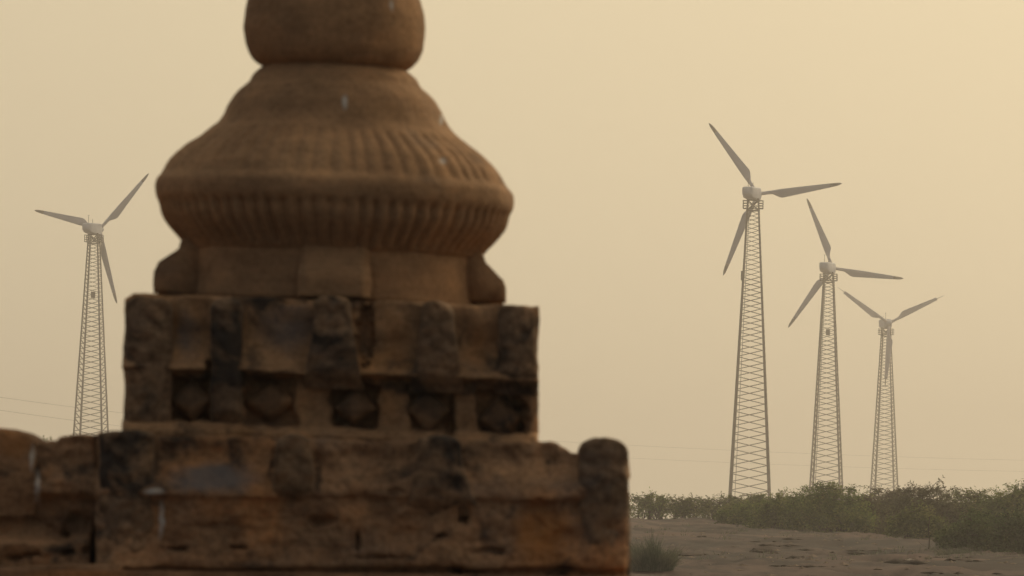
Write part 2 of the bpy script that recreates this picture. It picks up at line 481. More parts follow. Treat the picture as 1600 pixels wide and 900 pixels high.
# turned stones -----------------------------------------------------------
def lathe(name, cx, profile, mat, tilt_deg, seg=432, flutes=(), seed=0.0, amp=0.004, sub=4.0, wob=0.0):
    """profile: (radius px, row px) from bottom to top or top to bottom; the axis is at AX_Y."""
    s = AX_Y / F
    pr = []
    for (r0, y0), (r1, y1) in zip(profile, profile[1:]):
        k = max(1, int(math.hypot(r1 - r0, y1 - y0) / sub))
        for q in range(k):
            pr.append((r0 + (r1 - r0) * q / k, y0 + (y1 - y0) * q / k))
    pr.append(profile[-1])
    for _ in range(2):      # soften the corners a little
        pr = [pr[0]] + [((a[0] + 2 * b_[0] + c[0]) / 4, (a[1] + 2 * b_[1] + c[1]) / 4) for a, b_, c in zip(pr, pr[1:], pr[2:])] + [pr[-1]]
    ymid = 315.0
    piv = P(523, ymid, AX_Y)
    tilt = Matrix.Rotation(math.radians(tilt_deg), 3, 'Y')
    V, Fc = [], []
    for (r, y) in pr:
        for k in range(seg):
            a = 2 * math.pi * k / seg
            rr = r
            for (ya, yb_, cnt, dep) in flutes:
                w = sstep(ya, ya + 10, y) * (1 - sstep(yb_ - 8, yb_, y))
                if w > 0:
                    worn = 0.85 + 0.55 * mnoise.noise(Vector((math.cos(a) * 2.5, math.sin(a) * 2.5, y * 0.012 + seed)))
                    ph = cnt * a + 0.7 * mnoise.noise(Vector((math.cos(a) * 6, math.sin(a) * 6, 4.0)))
                    rr -= w * dep * max(0.2, worn) * (0.5 - 0.5 * abs(math.sin(ph / 2)) * 2 + 0.5)
            rr *= 1 + wob * mnoise.noise(Vector((math.cos(a) * 1.2, math.sin(a) * 1.2, y * 0.006 + seed)))
            q = Vector((rr * s * math.sin(a), -rr * s * math.cos(a), (ymid - y) * s))
            q = tilt @ q - Vector(((ymid - y) * s * math.tan(math.radians(tilt_deg) + ROLL), 0, 0)) + Vector((piv.x + (cx - 523) * s, AX_Y, piv.z))
            V.append(weather(q, amp, seed))
    n_ = len(pr)
    for j in range(n_ - 1):
        for k in range(seg):
            a, b_ = j * seg + k, j * seg + (k + 1) % seg
            Fc.append((a, b_, b_ + seg, a + seg))
    Fc.append(tuple(range(seg))[::-1]); Fc.append(tuple(range((n_ - 1) * seg, n_ * seg)))
    o = mesh_obj(name, V, Fc, mat)
    bm = bmesh.new(); bm.from_mesh(o.data); bmesh.ops.recalc_face_normals(bm, faces=bm.faces); bm.to_mesh(o.data); bm.free()
    o.data.shade_smooth()
    o.parent = shrine
    return adopt(o)

TILT = 1.35
lathe('crowning_bulb', 523, [(60, 110), (113, 107), (122, 101), (130, 92), (137, 75), (141, 52), (141, 40), (139, 18), (134, -6), (122, -32), (100, -52),
      (70, -64), (44, -70), (36, -80), (38, -90), (56, -100), (64, -120), (58, -140), (38, -165), (16, -195), (4, -206)], turned_mat, TILT, 200, seed=2.0, amp=0.005, wob=0.035)
lathe('bell', 523, [(100, 100), (112, 105), (116, 111), (126, 117), (131, 124), (131, 130), (137, 134), (146, 140), (157, 151), (166, 166), (174, 184), (184, 199),
      (192, 205), (196, 209), (204, 214), (213, 221), (232, 234), (248, 249), (260, 263), (270, 281), (273, 286), (279, 289), (281, 298), (281, 314), (279, 321), (275, 325),
      (274, 334), (271, 347), (262, 360), (252, 371), (241, 383), (233, 392), (224, 398), (205, 400)], turned_mat, TILT, 640,
      flutes=((208, 287, 58, 5.0), (320, 396, 72, 12.0)), seed=5.0, amp=0.004, wob=0.012)
lathe('drum', 521, [(205, 376), (222, 378), (222, 440), (224, 474), (205, 480)], turned_mat, TILT, 160, seed=7.0, amp=0.004, wob=0.012)

def extrude_outline(name, pts, y0, y1, mat, seed, amp=0.004):
    """A leaf-shaped stone: outline in pixels at the axis plane, from y0 to y1 in depth."""
    dense = []
    for (a, b_) in zip(pts, pts[1:] + pts[:1]):
        k = max(1, int(math.hypot(b_[0] - a[0], b_[1] - a[1]) / 5))
        for q in range(k):
            dense.append((a[0] + (b_[0] - a[0]) * q / k, a[1] + (b_[1] - a[1]) * q / k))
    cx = sum(p[0] for p in dense) / len(dense); cy = sum(p[1] for p in dense) / len(dense)
    V, Fc = [], []
    K = 12
    for k in range(K + 1):
        f = k / K
        e = min(f, 1 - f) * K
        shr = 1 - 0.03 * (1 if e < 0.5 else 0.25 if e < 1.5 else 0)
        for (x, y) in dense:
            p = P(cx + (x - cx) * shr, cy + (y - cy) * shr, AX_Y)
            V.append(weather((p.x, AX_Y + y0 + (y1 - y0) * f, p.z), amp, seed))
    N = len(dense)
    for k in range(K):
        for s in range(N):
            s2 = (s + 1) % N
            Fc.append((k * N + s, k * N + s2, (k + 1) * N + s2, (k + 1) * N + s))
    Fc.append(tuple(range(N))[::-1]); Fc.append(tuple(range(K * N, K * N + N)))
    o = mesh_obj(name, V, Fc, mat)
    bm = bmesh.new(); bm.from_mesh(o.data); bmesh.ops.recalc_face_normals(bm, faces=bm.faces); bm.to_mesh(o.data); bm.free()
    o.data.shade_smooth()
    o.parent = shrine
    return adopt(o)
LEFT = [(330, 372), (292, 375), (285, 381), (283, 391), (250, 414), (243, 429), (242, 440), (243, 460), (330, 464)]
RIGHT_BACK = [(715, 392), (736, 397), (742, 404), (746, 414), (757, 424), (767, 436), (773, 448), (773, 474), (715, 472)]
RIGHT = [(715, 392), (752, 397), (757, 403), (760, 413), (786, 439), (790, 452), (790, 474), (715, 472)]
for k, (pts, a, b_) in enumerate(((LEFT, -0.11, -0.01), (RIGHT, -0.11, -0.01), (LEFT, 0.02, 0.17), (RIGHT_BACK, 0.02, 0.17))):
    extrude_outline('corner_leaf', pts, a, b_, turned_mat, 11.0 + k)
# middle blocks of the four sides
def mid_depth(x, y):
    return 0.05 * (1 - sstep(384, 440, y)) - 0.012 * sstep(416, 424, y) + 0.02 * sstep(0.75, 1.0, abs(x - 522) / 58)
mb = relief('middle_block', 465, 579, lambda x: 381 + 2 * math.cos(x * .05), lambda x: 464, mid_depth, 16.10, 0.16, turned_mat, shrine, 3.0, 0.025, 522, seed=14.0)
adopt(mb)
for ang in (90, 180, 270):
    c = link(mb.copy(), shrine)
    piv = Vector((P(521, 420, AX_Y).x, AX_Y, 0))
    c.matrix_parent_inverse = shrine_inv @ Matrix.Translation(piv) @ Matrix.Rotation(math.radians(ang), 4, 'Z') @ Matrix.Translation(-piv)

# upper carved block ------------------------------------------------------
SH = 0.033
SOCK = [(297, 630), (421, 631), (553, 633), (672, 635), (780, 636)]
UP_PITS = [(228, 556, 13, 20, 0.07), (243, 590, 18, 24, 0.08), (214, 596, 11, 10, 0.05), (352, 525, 10, 12, 0.04), (336, 585, 11, 18, 0.07),
           (570, 515, 13, 55, 0.05), (815, 640, 11, 24, 0.05), (455, 470, 22, 8, 0.03), (600, 690, 30, 5, 0.03), (700, 655, 7, 28, 0.03)]
def up_depth(x, y):
    f = 0.085 * (1 - sstep(520, 585, y) ** 1.3) - 0.010 * sstep(572, 584, y)
    if y > 584:
        f = 0.045 * sstep(584, 590, y) * (1 - sstep(662, 672, y))
        f -= 0.012 * sstep(674, 680, y)
    for (sx, sy), hw, sd_ in zip(SOCK, (33, 36, 31, 33, 30), (0.06, 0.05, 0.065, 0.045, 0.05)):
        nv_ = mnoise.noise_vector(Vector((x * .045, y * .045, 3.3))) * 9
        ax, ay = abs(x - sx + nv_.x), abs(y - sy + nv_.y)
        f += sd_ * (1 - sstep(hw, hw + 7, ax)) * (1 - sstep(hw - 1, hw + 6, ay))
    f += pit_depth(UP_PITS, x, y)
    return f + 0.012 * mnoise.noise(Vector((x * 0.03, y * 0.03, 2)))
ub = relief('upper_block', 193, 842, lambda x: 466 + 3 * mnoise.noise(Vector((x * .02, 0, 0))) + 9 * (1 - sstep(192, 210, x)), lambda x: 690, up_depth, D_UP, 0.98, upper_mat, shrine, 2.6, SH,
            seed=21.0, amp=0.005, xl=lambda v: -1 - 3 * v, xr=lambda v: 0.8 * math.sin(7 * v))
adopt(ub)
def pilaster(name, host, xc, wt, wb, yt, yb, d, dep, mat, seed, shear=0.0, xref=517.0, crown=14.0, lean=0.0, thick=0.12, belly=0.0):
    """A tapering petal-shaped pilaster with a rounded head."""
    wmax = max(wt, wb)
    def top(x):
        q = min(1.0, abs(x - xc) / (wt / 2))
        return yt + crown * (1 - math.sqrt(max(0, 1 - q ** 2.6)))
    def dp(x, y):
        q = abs(x - xc) / (wmax / 2)
        return 0.02 * q * q + 0.012 * sstep(yt + 60, yb, y) * (1 - belly) + 0.035 * sstep(yb - 34, yb, y) ** 1.5 - belly * 0.02 * sstep(yt, yb, y) + 0.008 * mnoise.noise(Vector((x * .06, y * .06, seed)))
    o = relief(name, xc - wt / 2, xc + wt / 2, top, lambda x: yb, dp, d - dep, thick, mat, host, 2.6, shear, xref, 0.005, seed, 9.0,
               xl=lambda v: -(wb - wt) / 2 * v ** 1.6 + lean * v, xr=lambda v: (wb - wt) / 2 * v ** 1.6 + lean * v)
    return o
for k, (xc, wt, wb, y0, y1) in enumerate(((231, 74, 72, 470, 690), (354, 48, 54, 472, 672), (520, 58, 96, 460, 606), (683, 54, 92, 464, 606), (808, 58, 66, 468, 608))):
    pilaster('pilaster', ub, xc, wt, wb, y0, y1, D_UP, (0.008, 0.016, 0.034, 0.030, 0.022)[k], tongue_mat, 30.0 + k, SH)
def boss(host, xc, yc, r, d, seed, mat, high=0.1, blunt=0.8, squash=1.0):
    V, Fc = [], []
    rings = 7
    N = 24
    for j in range(rings + 1):
        f = j / rings
        for k in range(N):
            a = 2 * math.pi * k / N
            rr = r * (0.78 + 0.0 * f) / max(abs(math.cos(a)) + abs(math.sin(a)), 1e-3) * 1.3 * math.cos(f * math.pi / 2 * 0.93) ** blunt
            p = P(xc + rr * math.cos(a), yc + rr * math.sin(a) * squash + SH * (xc - 517), d)
            V.append(weather((p.x, d + 0.10 - high * math.sin(f * math.pi / 2), p.z), 0.012, seed))
    for j in range(rings):
        for k in range(N):
            k2 = (k + 1) % N
            Fc.append((j * N + k, j * N + k2, (j + 1) * N + k2, (j + 1) * N + k))
    Fc.append(tuple(range(rings * N, rings * N + N)))
    return mesh_obj('diamond_boss', V, Fc, mat, host)
for k, (sx, sy) in enumerate(SOCK):
    boss(ub, sx + (0, -2, 0, -4, 3)[k], sy + (2, 0, 1, 3, 4)[k], (39, 37, 37, 38, 36)[k], D_UP, 40.0 + 7.3 * k, upper_mat, (.075, .06, .085, .06, .065)[k], (.55, .4, .8, .35, .5)[k], (.85, .95, .9, 1.0, 1.0)[k])

# lower carved block ------------------------------------------------------
LOW_TOP = [(148, 678), (840, 690), (846, 691), (858, 690), (868, 693), (880, 700), (892, 707), (905, 709), (930, 700), (983, 700)]
LOW_PITS = [(722, 806, 8, 13, 0.05), (672, 797, 11, 6, 0.04), (690, 838, 9, 4, 0.03), (560, 846, 4, 14, 0.04), (500, 816, 20, 7, 0.03),
            (278, 857, 13, 4, 0.04), (372, 855, 18, 3, 0.03), (188, 752, 9, 10, 0.04), (225, 735, 8, 16, 0.05), (715, 892, 14, 6, 0.05),
            (765, 860, 26, 6, 0.02), (620, 770, 16, 6, 0.02), (850, 800, 25, 20, 0.015), (600, 872, 40, 3, 0.02), (330, 820, 40, 3, 0.012)]
def low_depth(x, y):
    led = 776 + 0.01 * (x - 520) + 4 * mnoise.noise(Vector((x * .02, 1.7, 0)))
    f = 0.085 * (1 - sstep(led - 70, led - 3, y) ** 1.3)
    if y > led:
        f += 0.014 * sstep(led, led + 5, y) - 0.02 * sstep(led + 50, 893, y)
    f += pit_depth(LOW_PITS, x, y) + 0.03 * sstep(884, 893, y)
    return f + 0.018 * mnoise.noise(Vector((x * 0.018, y * 0.025, 7))) + 0.008 * mnoise.noise(Vector((x * 0.07, y * 0.07, 3)))
lb = relief('lower_block', 149, 983, lambda x: interp(LOW_TOP, x), lambda x: 896 + 0.012 * (x - 149), low_depth, D_LOW, 1.25, lower_mat, shrine, 3.0, 0.0,
            seed=51.0, amp=0.007, xr=lambda v: 1.0 - 2 * v + 1.2 * math.sin(6 * v))
adopt(lb)
for k, (xc, wt, wb, y0, y1, lean, dp, cr) in enumerate(((197, 88, 92, 672, 893, -2, 0.010, 7), (459, 58, 84, 679, 790, 0, 0.022, 18), (686, 70, 124, 680, 806, 5, 0.026, 18),
                                                  (943, 78, 86, 686, 903, 1, 0.004, 22))):
    pilaster('pilaster', lb, xc, wt, wb, y0, y1, D_LOW, dp, tongue_mat, 60.0 + k, 0.0, 517.0, cr, lean, 0.16 if k < 3 else 0.9)

# parapet at the left, behind the crack ------------------------------------
parapet = tag(empty('stone_parapet', (P(40, 885, D_LOW).x, 16.2, P(40, 885, D_LOW).z)),
              'lower sandstone parapet with a round-topped merlon, left of the dark crack', 'stone parapet')
par_inv = Matrix.Translation(-parapet.location)
PAR_TOP = [(-260, 684), (52, 690), (60, 688), (84, 689), (90, 683), (120, 680), (146, 681)]
PAR_PITS = [(120, 820, 26, 14, 0.03), (101, 836, 7, 6, 0.05), (70, 800, 30, 20, 0.02), (105, 865, 12, 5, 0.04), (48, 868, 12, 4, 0.04), (140, 862, 9, 5, 0.04), (20, 872, 14, 5, 0.03)]
def par_depth(x, y):
    f = 0.045 * (1 - sstep(710, 768, y))
    if y > 769:
        f = 0.03 * sstep(769, 782, y) - 0.04 * sstep(832, 852, y)
    return f + pit_depth(PAR_PITS, x, y) + 0.018 * mnoise.noise(Vector((x * 0.02, y * 0.03, 9))) + 0.012 * mnoise.noise(Vector((x * 0.07, y * 0.07, 5)))
def adopt_p(o):
    o.matrix_parent_inverse = par_inv.copy(); return o
adopt_p(relief('wall_block', -260, 145, lambda x: interp(PAR_TOP, x), lambda x: 897, par_depth, D_LOW + 0.05, 0.9, lower_mat, parapet, 3.2, 0.0, seed=71.0, amp=0.007,
               xr=lambda v: 2 + 2.5 * math.sin(5 * v) - 4 * sstep(0.45, 0.7, v)))
def merlon_top(x):
    q = min(1.0, abs(x + 8) / 60.0)
    return 667 + 26 * (1 - math.sqrt(max(0, 1 - q ** 2.4)))
adopt_p(relief('merlon', -68, 52, merlon_top, lambda x: 806, lambda x, y: 0.03 * ((x + 8) / 60) ** 2 + 0.02 * sstep(740, 806, y), D_LOW + 0.02, 0.5, lower_mat, parapet, 3.0, 0.0, seed=73.0, amp=0.006, round_px=12,
               xr=lambda v: 4 * math.sin(3 * v)))
# platform that carries both ------------------------------------------------
ztop = P(600, 895.5, D_LOW).z - 0.002
plat = tag(empty('stone_platform', (-2.0, 16.5, 0.0)), 'low sandstone platform under the pinnacle and the parapet, along the bottom edge', 'platform')
def box_bm(x0, x1, y0, y1, z0, z1, bev=0.0, cuts=0):
    bm = bmesh.new()
    bmesh.ops.create_cube(bm, size=1)
    for v in bm.verts:
        v.co = Vector((x0 + (v.co.x + .5) * (x1 - x0), y0 + (v.co.y + .5) * (y1 - y0), z0 + (v.co.z + .5) * (z1 - z0)))
    if bev:
        bmesh.ops.bevel(bm, geom=bm.edges[:], offset=bev, segments=2, affect='EDGES')
    return bm
plat_inv = Matrix.Translation(-plat.location)
xr_ = P(986, 895, D_LOW).x
for (nm, bx) in (('masonry_body', (-5.0, xr_ - 0.05, 15.72, 18.4, -0.15, ztop - 0.16)), ('cornice_slab', (-5.05, xr_, 15.6, 18.45, ztop - 0.16, ztop))):
    o = bm_obj(nm, box_bm(*bx, bev=0.015), lower_mat, plat); o.matrix_parent_inverse = plat_inv.copy()
o = relief('kerb_stone', -260, 186, lambda x: 884 + 3 * mnoise.noise(Vector((x * .02, 5, 0))), lambda x: 906, lambda x, y: 0.0, D_LOW - 0.10, 0.17, lower_mat, plat, 3.5, 0.0, seed=81.0, amp=0.007)
o.matrix_parent_inverse = plat_inv.copy()

# ------------------------------------------------------------------ wind turbines
def loft(rings):
    V, Fc = [], []
    N = len(rings[0])
    for r in rings: V += r
    for j in range(len(rings) - 1):
        for k in range(N):
            k2 = (k + 1) % N
            Fc.append((j * N + k, j * N + k2, (j + 1) * N + k2, (j + 1) * N + k))
    Fc.append(tuple(range(N))[::-1]); Fc.append(tuple(range((len(rings) - 1) * N, len(rings) * N)))
    return V, Fc
def blade_ring(z, lead, trail, thick, twist):
    """chord along X: leading edge at -lead, trailing edge at +trail (clockwise side seen from behind)."""
    pts = []
    N = 16
    for k in range(N):
        a = 2 * math.pi * k / N
        c = math.cos(a)
        x = (trail - lead) / 2 + (trail + lead) / 2 * c
        t = (c + 1) / 2
        y = thick / 2 * math.sin(a) * (1 - 0.75 * t * min(1, (lead + trail) / 0.9 - 0.4) if lead + trail > 0.6 else 1)
        ct, sn = math.cos(twist), math.sin(twist)
        pts.append((x * ct - y * sn, x * sn + y * ct, z))
    return pts
R = math.radians
sec = [(0.5, .27, .27, .54, 0), (1.9, .27, .27, .52, 0), (2.4, .28, .33, .48, R(6)), (3.0, .31, .68, .40, R(10)), (3.5, .33, .96, .34, R(11)), (3.9, .33, 1.03, .31, R(10)), (5.0, .33, .94, .27, R(8)),
       (7.0, .31, .76, .21, R(5)), (9.0, .29, .59, .16, R(3)), (11.0, .27, .42, .12, R(1)), (11.6, .26, .37, .11, R(1))]
BLADE = loft([blade_ring(*s) for s in sec])
tsec = [(11.62, .25, .36, .11, 0), (12.4, .235, .29, .09, 0), (13.0, .21, .2, .07, 0), (13.35, .13, .07, .05, 0), (13.5, .05, .01, .03, 0)]
TIP = loft([blade_ring(*s) for s in tsec])
def me_from(name, VF, mat, smooth=True):
    me = bpy.data.meshes.new(name); me.from_pydata(VF[0], [], VF[1]); me.materials.append(mat)
    bm = bmesh.new(); bm.from_mesh(me); bmesh.ops.recalc_face_normals(bm, faces=bm.faces); bm.to_mesh(me); bm.free()
    if smooth: me.shade_smooth()
    return me
blade_me = me_from('blade', BLADE, blade_mat)
tip_me = me_from('blade_tip', TIP, tip_mat)
def sq_ring(y, w, h, zc, e=0.22, N=28):
    pts = []
    for k in range(N):
        a = 2 * math.pi * k / N
        c, s = math.cos(a), math.sin(a)
        pts.append((math.copysign(abs(c) ** e, c) * w / 2, y, zc + math.copysign(abs(s) ** e, s) * h / 2))
    return pts
nacelle_me = me_from('nacelle', loft([sq_ring(-3.1, 1.0, .8, .30, .5), sq_ring(-2.95, 1.5, 1.2, .22, .35), sq_ring(-2.2, 1.75, 1.7, .05), sq_ring(-0.6, 1.85, 1.9, -.05), sq_ring(0.9, 1.85, 1.9, -.05),
                                      sq_ring(1.35, 1.7, 1.7, -.03, .3), sq_ring(1.55, 1.3, 1.3, 0, .5)]), nacelle_mat)
def round_ring(y, r, N=20):
    return [(r * math.cos(2 * math.pi * k / N), y, r * math.sin(2 * math.pi * k / N)) for k in range(N)]
hub_me = me_from('hub', loft([round_ring(1.45, .45), round_ring(1.6, .62), round_ring(2.35, .62), round_ring(2.7, .5), round_ring(2.95, .25), round_ring(3.0, .05)]), nacelle_mat)
def bars_bm(bars, t):
    bm = bmesh.new()
    for (a, b_) in bars:
        a, b_ = Vector(a), Vector(b_)
        dv = b_ - a
        mt = Matrix.Translation((a + b_) / 2) @ dv.to_track_quat('Z', 'Y').to_matrix().to_4x4() @ Matrix.Diagonal((t, t, dv.length, 1))
        bmesh.ops.create_cube(bm, size=1, matrix=mt)
    return bm
vane = bmesh.new(); vane.free()
vane_me_b = bars_bm([((-.3, -1.5, .8), (-.3, -1.5, 2.3)), ((-.3, -1.8, 2.2), (-.3, -1.2, 2.2)), ((.35, -1.2, .8), (.35, -1.2, 1.6))], .06)
vane_me = bpy.data.meshes.new('wind_vane'); vane_me_b.to_mesh(vane_me); vane_me_b.free(); vane_me.materials.append(steel_mat)
TOWER_TOP = HUB_H - 1.05
def tw(z): return 1.8 + 0.100 * (TOWER_TOP - z)
# unit beam for braces
ub_bm = bmesh.new(); bmesh.ops.create_cube(ub_bm, size=1)
brace_me = bpy.data.meshes.new('brace'); ub_bm.to_mesh(brace_me); ub_bm.free(); brace_me.materials.append(steel_mat)
# leg: an angle section along +z of unit length
def leg_mesh(sx, sy):
    bm = bmesh.new()
    L, T = 0.36, 0.07
    def corner(z): return Vector((sx * tw(z) / 2, sy * tw(z) / 2, z))
    for (ox, oy, wx, wy) in ((0, 0, L, T), (0, 0, T, L)):
        vs = []
        for z in (-0.6, TOWER_TOP):
            c = corner(z)
            k = 1.0 if z < 0 else 0.6
            for (dx, dy) in ((0, 0), (wx, 0), (wx, wy), (0, wy)):
                vs.append(bm.verts.new((c.x - sx * dx * k, c.y - sy * dy * k, z)))
        for f in ((0, 1, 2, 3), (4, 5, 6, 7), (0, 1, 5, 4), (1, 2, 6, 5), (2, 3, 7, 6), (3, 0, 4, 7)):
            bm.faces.new([vs[q] for q in f])
    bmesh.ops.recalc_face_normals(bm, faces=bm.faces)
    me = bpy.data.meshes.new('leg'); bm.to_mesh(me); bm.free(); me.materials.append(steel_mat)
    return me
leg_mes = [leg_mesh(*c) for c in ((-1, -1), (1, -1), (1, 1), (-1, 1))]
CORN = [(-1, -1), (1, -1), (1, 1), (-1, 1)]
brace_mats = []
for f in range(4):
    a, b_ = CORN[f], CORN[(f + 1) % 4]
    z = 0.2
    while True:
        w = tw(z); s = 0.60 + 0.165 * (w - 2.0)
        z2 = z + s * 1.02
        if z2 > TOWER_TOP - 0.2: break
        k = 0.965
        p0 = Vector((a[0] * tw(z) / 2 * k, a[1] * tw(z) / 2 * k, z)); p1 = Vector((b_[0] * tw(z2) / 2 * k, b_[1] * tw(z2) / 2 * k, z2))
        dv = p1 - p0
        tk = 0.12 if w > 3 else 0.09
        brace_mats.append(Matrix.Translation((p0 + p1) / 2) @ dv.to_track_quat('Z', 'Y').to_matrix().to_4x4() @ Matrix.Diagonal((tk, tk, dv.length, 1)))
        z += s
lad = []
for s_ in (-0.2, 0.2):
    lad.append(((-0.36 * tw(0), s_, 0.0), (-0.30 * tw(TOWER_TOP - 2), s_, TOWER_TOP - 2)))
lad_bm = bars_bm(lad, 0.06)
ladder_me = bpy.data.meshes.new('ladder'); lad_bm.to_mesh(ladder_me); lad_bm.free(); ladder_me.materials.append(steel_mat)
# top frame of the tower
hb = []
for zz in (TOWER_TOP, TOWER_TOP - 1.6):
    w = tw(zz) / 2 * .96
    for f in range(4):
        a, b_ = CORN[f], CORN[(f + 1) % 4]
        hb.append(((a[0] * w, a[1] * w, zz), (b_[0] * w, b_[1] * w, zz)))
w0, w1 = tw(TOWER_TOP) / 2 * .95, tw(TOWER_TOP - 1.6) / 2 * .95
for f in range(4):
    a, b_ = CORN[f], CORN[(f + 1) % 4]
    hb.append(((a[0] * w1, a[1] * w1, TOWER_TOP - 1.6), (b_[0] * w0, b_[1] * w0, TOWER_TOP))); hb.append(((b_[0] * w1, b_[1] * w1, TOWER_TOP - 1.6), (a[0] * w0, a[1] * w0, TOWER_TOP)))
hb_bm = bars_bm(hb, 0.16)
frame_me = bpy.data.meshes.new('tower'); hb_bm.to_mesh(frame_me); hb_bm.free(); frame_me.materials.append(steel_mat)
pl_bm = box_bm(-.85, .85, -.85, .85, TOWER_TOP + .09, TOWER_TOP + .26, .03)
plate_me = bpy.data.meshes.new('yaw_plate'); pl_bm.to_mesh(plate_me); pl_bm.free(); plate_me.materials.append(steel_mat)
# service platform with a railing cage on both sides
def cage_mesh(sx):
    bars = []
    x0, x1 = sx * 0.85, sx * 1.5
    z0, z1 = TOWER_TOP - 1.25, TOWER_TOP - 0.1
    for y in (-0.8, 0.8):
        for x in (x0, x1): bars.append(((x, y, z0), (x, y, z1)))
        for q in range(4):
            zz = z0 + (z1 - z0) * q / 3
            bars.append(((x0, y, zz), (x1, y, zz)))
    for q in range(4):
        zz = z0 + (z1 - z0) * q / 3
        bars.append(((x1, -.8, zz), (x1, .8, zz)))
    bm = bars_bm(bars, 0.1)
    me = bpy.data.meshes.new('railing'); bm.to_mesh(me); bm.free(); me.materials.append(steel_mat)
    return me
cage_mes = [cage_mesh(-1), cage_mesh(1)]
pb = bars_bm([((-1.5, y, TOWER_TOP - 1.3), (1.5, y, TOWER_TOP - 1.3)) for y in (-.75, -.45, .45, .75)], 0.09)
platform_me = bpy.data.meshes.new('service_platform'); pb.to_mesh(platform_me); pb.free(); platform_me.materials.append(steel_mat)
boxm = box_bm(-.35, .35, -.3, .3, -.55, .55, 0.05)
box_me = bpy.data.meshes.new('cable_box'); boxm.to_mesh(box_me); boxm.free(); box_me.materials.append(steel_mat)
ft = box_bm(-.6, .6, -.6, .6, -1.2, .12, 0.05)
foot_me = bpy.data.meshes.new('footing'); ft.to_mesh(foot_me); ft.free(); foot_me.materials.append(pebble_mat)

LABELS = ['tallest wind turbine on a lattice tower, nearest right of the stone pinnacle', 'middle wind turbine of the three on the right, lattice tower rising from bushes',
          'smallest rightmost wind turbine facing the viewer with one blade hanging straight down', 'lone wind turbine on a lattice tower left of the stone pinnacle']
TOWER_YAW = [R(-4), R(-8), R(-13), R(-9)]
BLADE_ANGLE = [R(6.3), R(-8.2), None, R(45.3)]        # image angle, counter-clockwise from the right, of one blade
def place(name, me, parent, mat=None):
    o = bpy.data.objects.new(name, me)
    link(o, parent)
    if mat is not None: o.matrix_local = mat
    return o
for i, t in enumerate(TURBINES):
    root = tag(empty('wind_turbine', t['base']), LABELS[i], 'wind turbine', 'wind turbines on lattice towers')
    yaw = YAWS[i]
    tower = place('tower', frame_me, root, Matrix.Rotation(TOWER_YAW[i], 4, 'Z'))
    for k in range(4):
        place('leg', leg_mes[k], tower)
        place('footing', foot_me, tower, Matrix.Translation((CORN[k][0] * tw(0) / 2 * .98, CORN[k][1] * tw(0) / 2 * .98, 0)))
    for mt in brace_mats: place('brace', brace_me, tower, mt)
    place('ladder', ladder_me, tower)
    place('yaw_plate', plate_me, tower)
    if i in (1, 3): place('cable_box', box_me, tower, Matrix.Translation((0, 0, TOWER_TOP - 10.5)))
    if i == 0: place('cable_box', box_me, tower, Matrix.Translation((-tw(TOWER_TOP - 11.5) / 2 - .1, -.3, TOWER_TOP - 11.5)) @ Matrix.Diagonal((.4, .6, 1.3, 1)))
    pf = place('service_platform', platform_me, root, Matrix.Rotation(TOWER_YAW[i], 4, 'Z'))
    for c in cage_mes: place('railing', c, pf)
    rz = Matrix.Translation((0, 0, HUB_H)) @ Matrix.Rotation(-yaw, 4, 'Z')
    na = place('nacelle', nacelle_me, root, rz)
    place('wind_vane', vane_me, na)
    place('hub', hub_me, root, rz)
    for q in range(3):
        if i == 2:   # seen from the front: one blade straight down
            ang = R(-93) + q * R(120); th = -(math.pi - ang - math.pi / 2) 
            loc = math.pi - ang
        else:
            loc = BLADE_ANGLE[i] + q * R(120)
            loc = math.atan2(math.sin(loc), math.cos(loc) / math.cos(yaw)) if False else loc
        # blade mesh points up (+z); clockwise turn about +y seen from behind is positive
        turn = math.pi / 2 - loc
        bl = place('blade', blade_me, root, rz @ Matrix.Translation((0, 2.1, 0)) @ Matrix.Rotation(turn, 4, 'Y'))
        tp = place('blade_tip', tip_me, bl, Matrix.Rotation(R(80), 4, 'Z') if i == 2 else Matrix.Identity(4))
        if i == 2:
            tp['label'] = 'tip brake turned edge-on like a thin rod'

# ------------------------------------------------------------------ power line
pline = tag(empty('power_line', (0, 1100, 0)), 'faint overhead power line crossing the sky low behind the turbines', 'power line')
inv = Matrix.Translation((0, -1100, 0))
supports = [((-90, 607), (-90, 627), 800.0), ((520, 668), (520, 690), 1100.0), ((1700, 721), (1700, 738), 1480.0)]
for which in (0, 1):
    V, Fc = [], []
    pts = []
    for sA, sB in zip(supports, supports[1:]):
        a, b_ = P(*sA[which], sA[2]), P(*sB[which], sB[2])
        for k in range(24):
            f = k / 24
            p = a.lerp(b_, f); p.z -= 4 * f * (1 - f) * 0.9
            pts.append(p)
    pts.append(P(*supports[-1][which], supports[-1][2]))
    r = 0.012
    for p in pts:
        for (dx, dz) in ((-r, -r), (r, -r), (r, r), (-r, r)): V.append((p.x + dx, p.y, p.z + dz))
    for j in range(len(pts) - 1):
        for k in range(4):
            Fc.append((j * 4 + k, j * 4 + (k + 1) % 4, j * 4 + 4 + (k + 1) % 4, j * 4 + 4 + k))
    mesh_obj('wire', V, Fc, wire_mat, pline).matrix_parent_inverse = inv.copy()
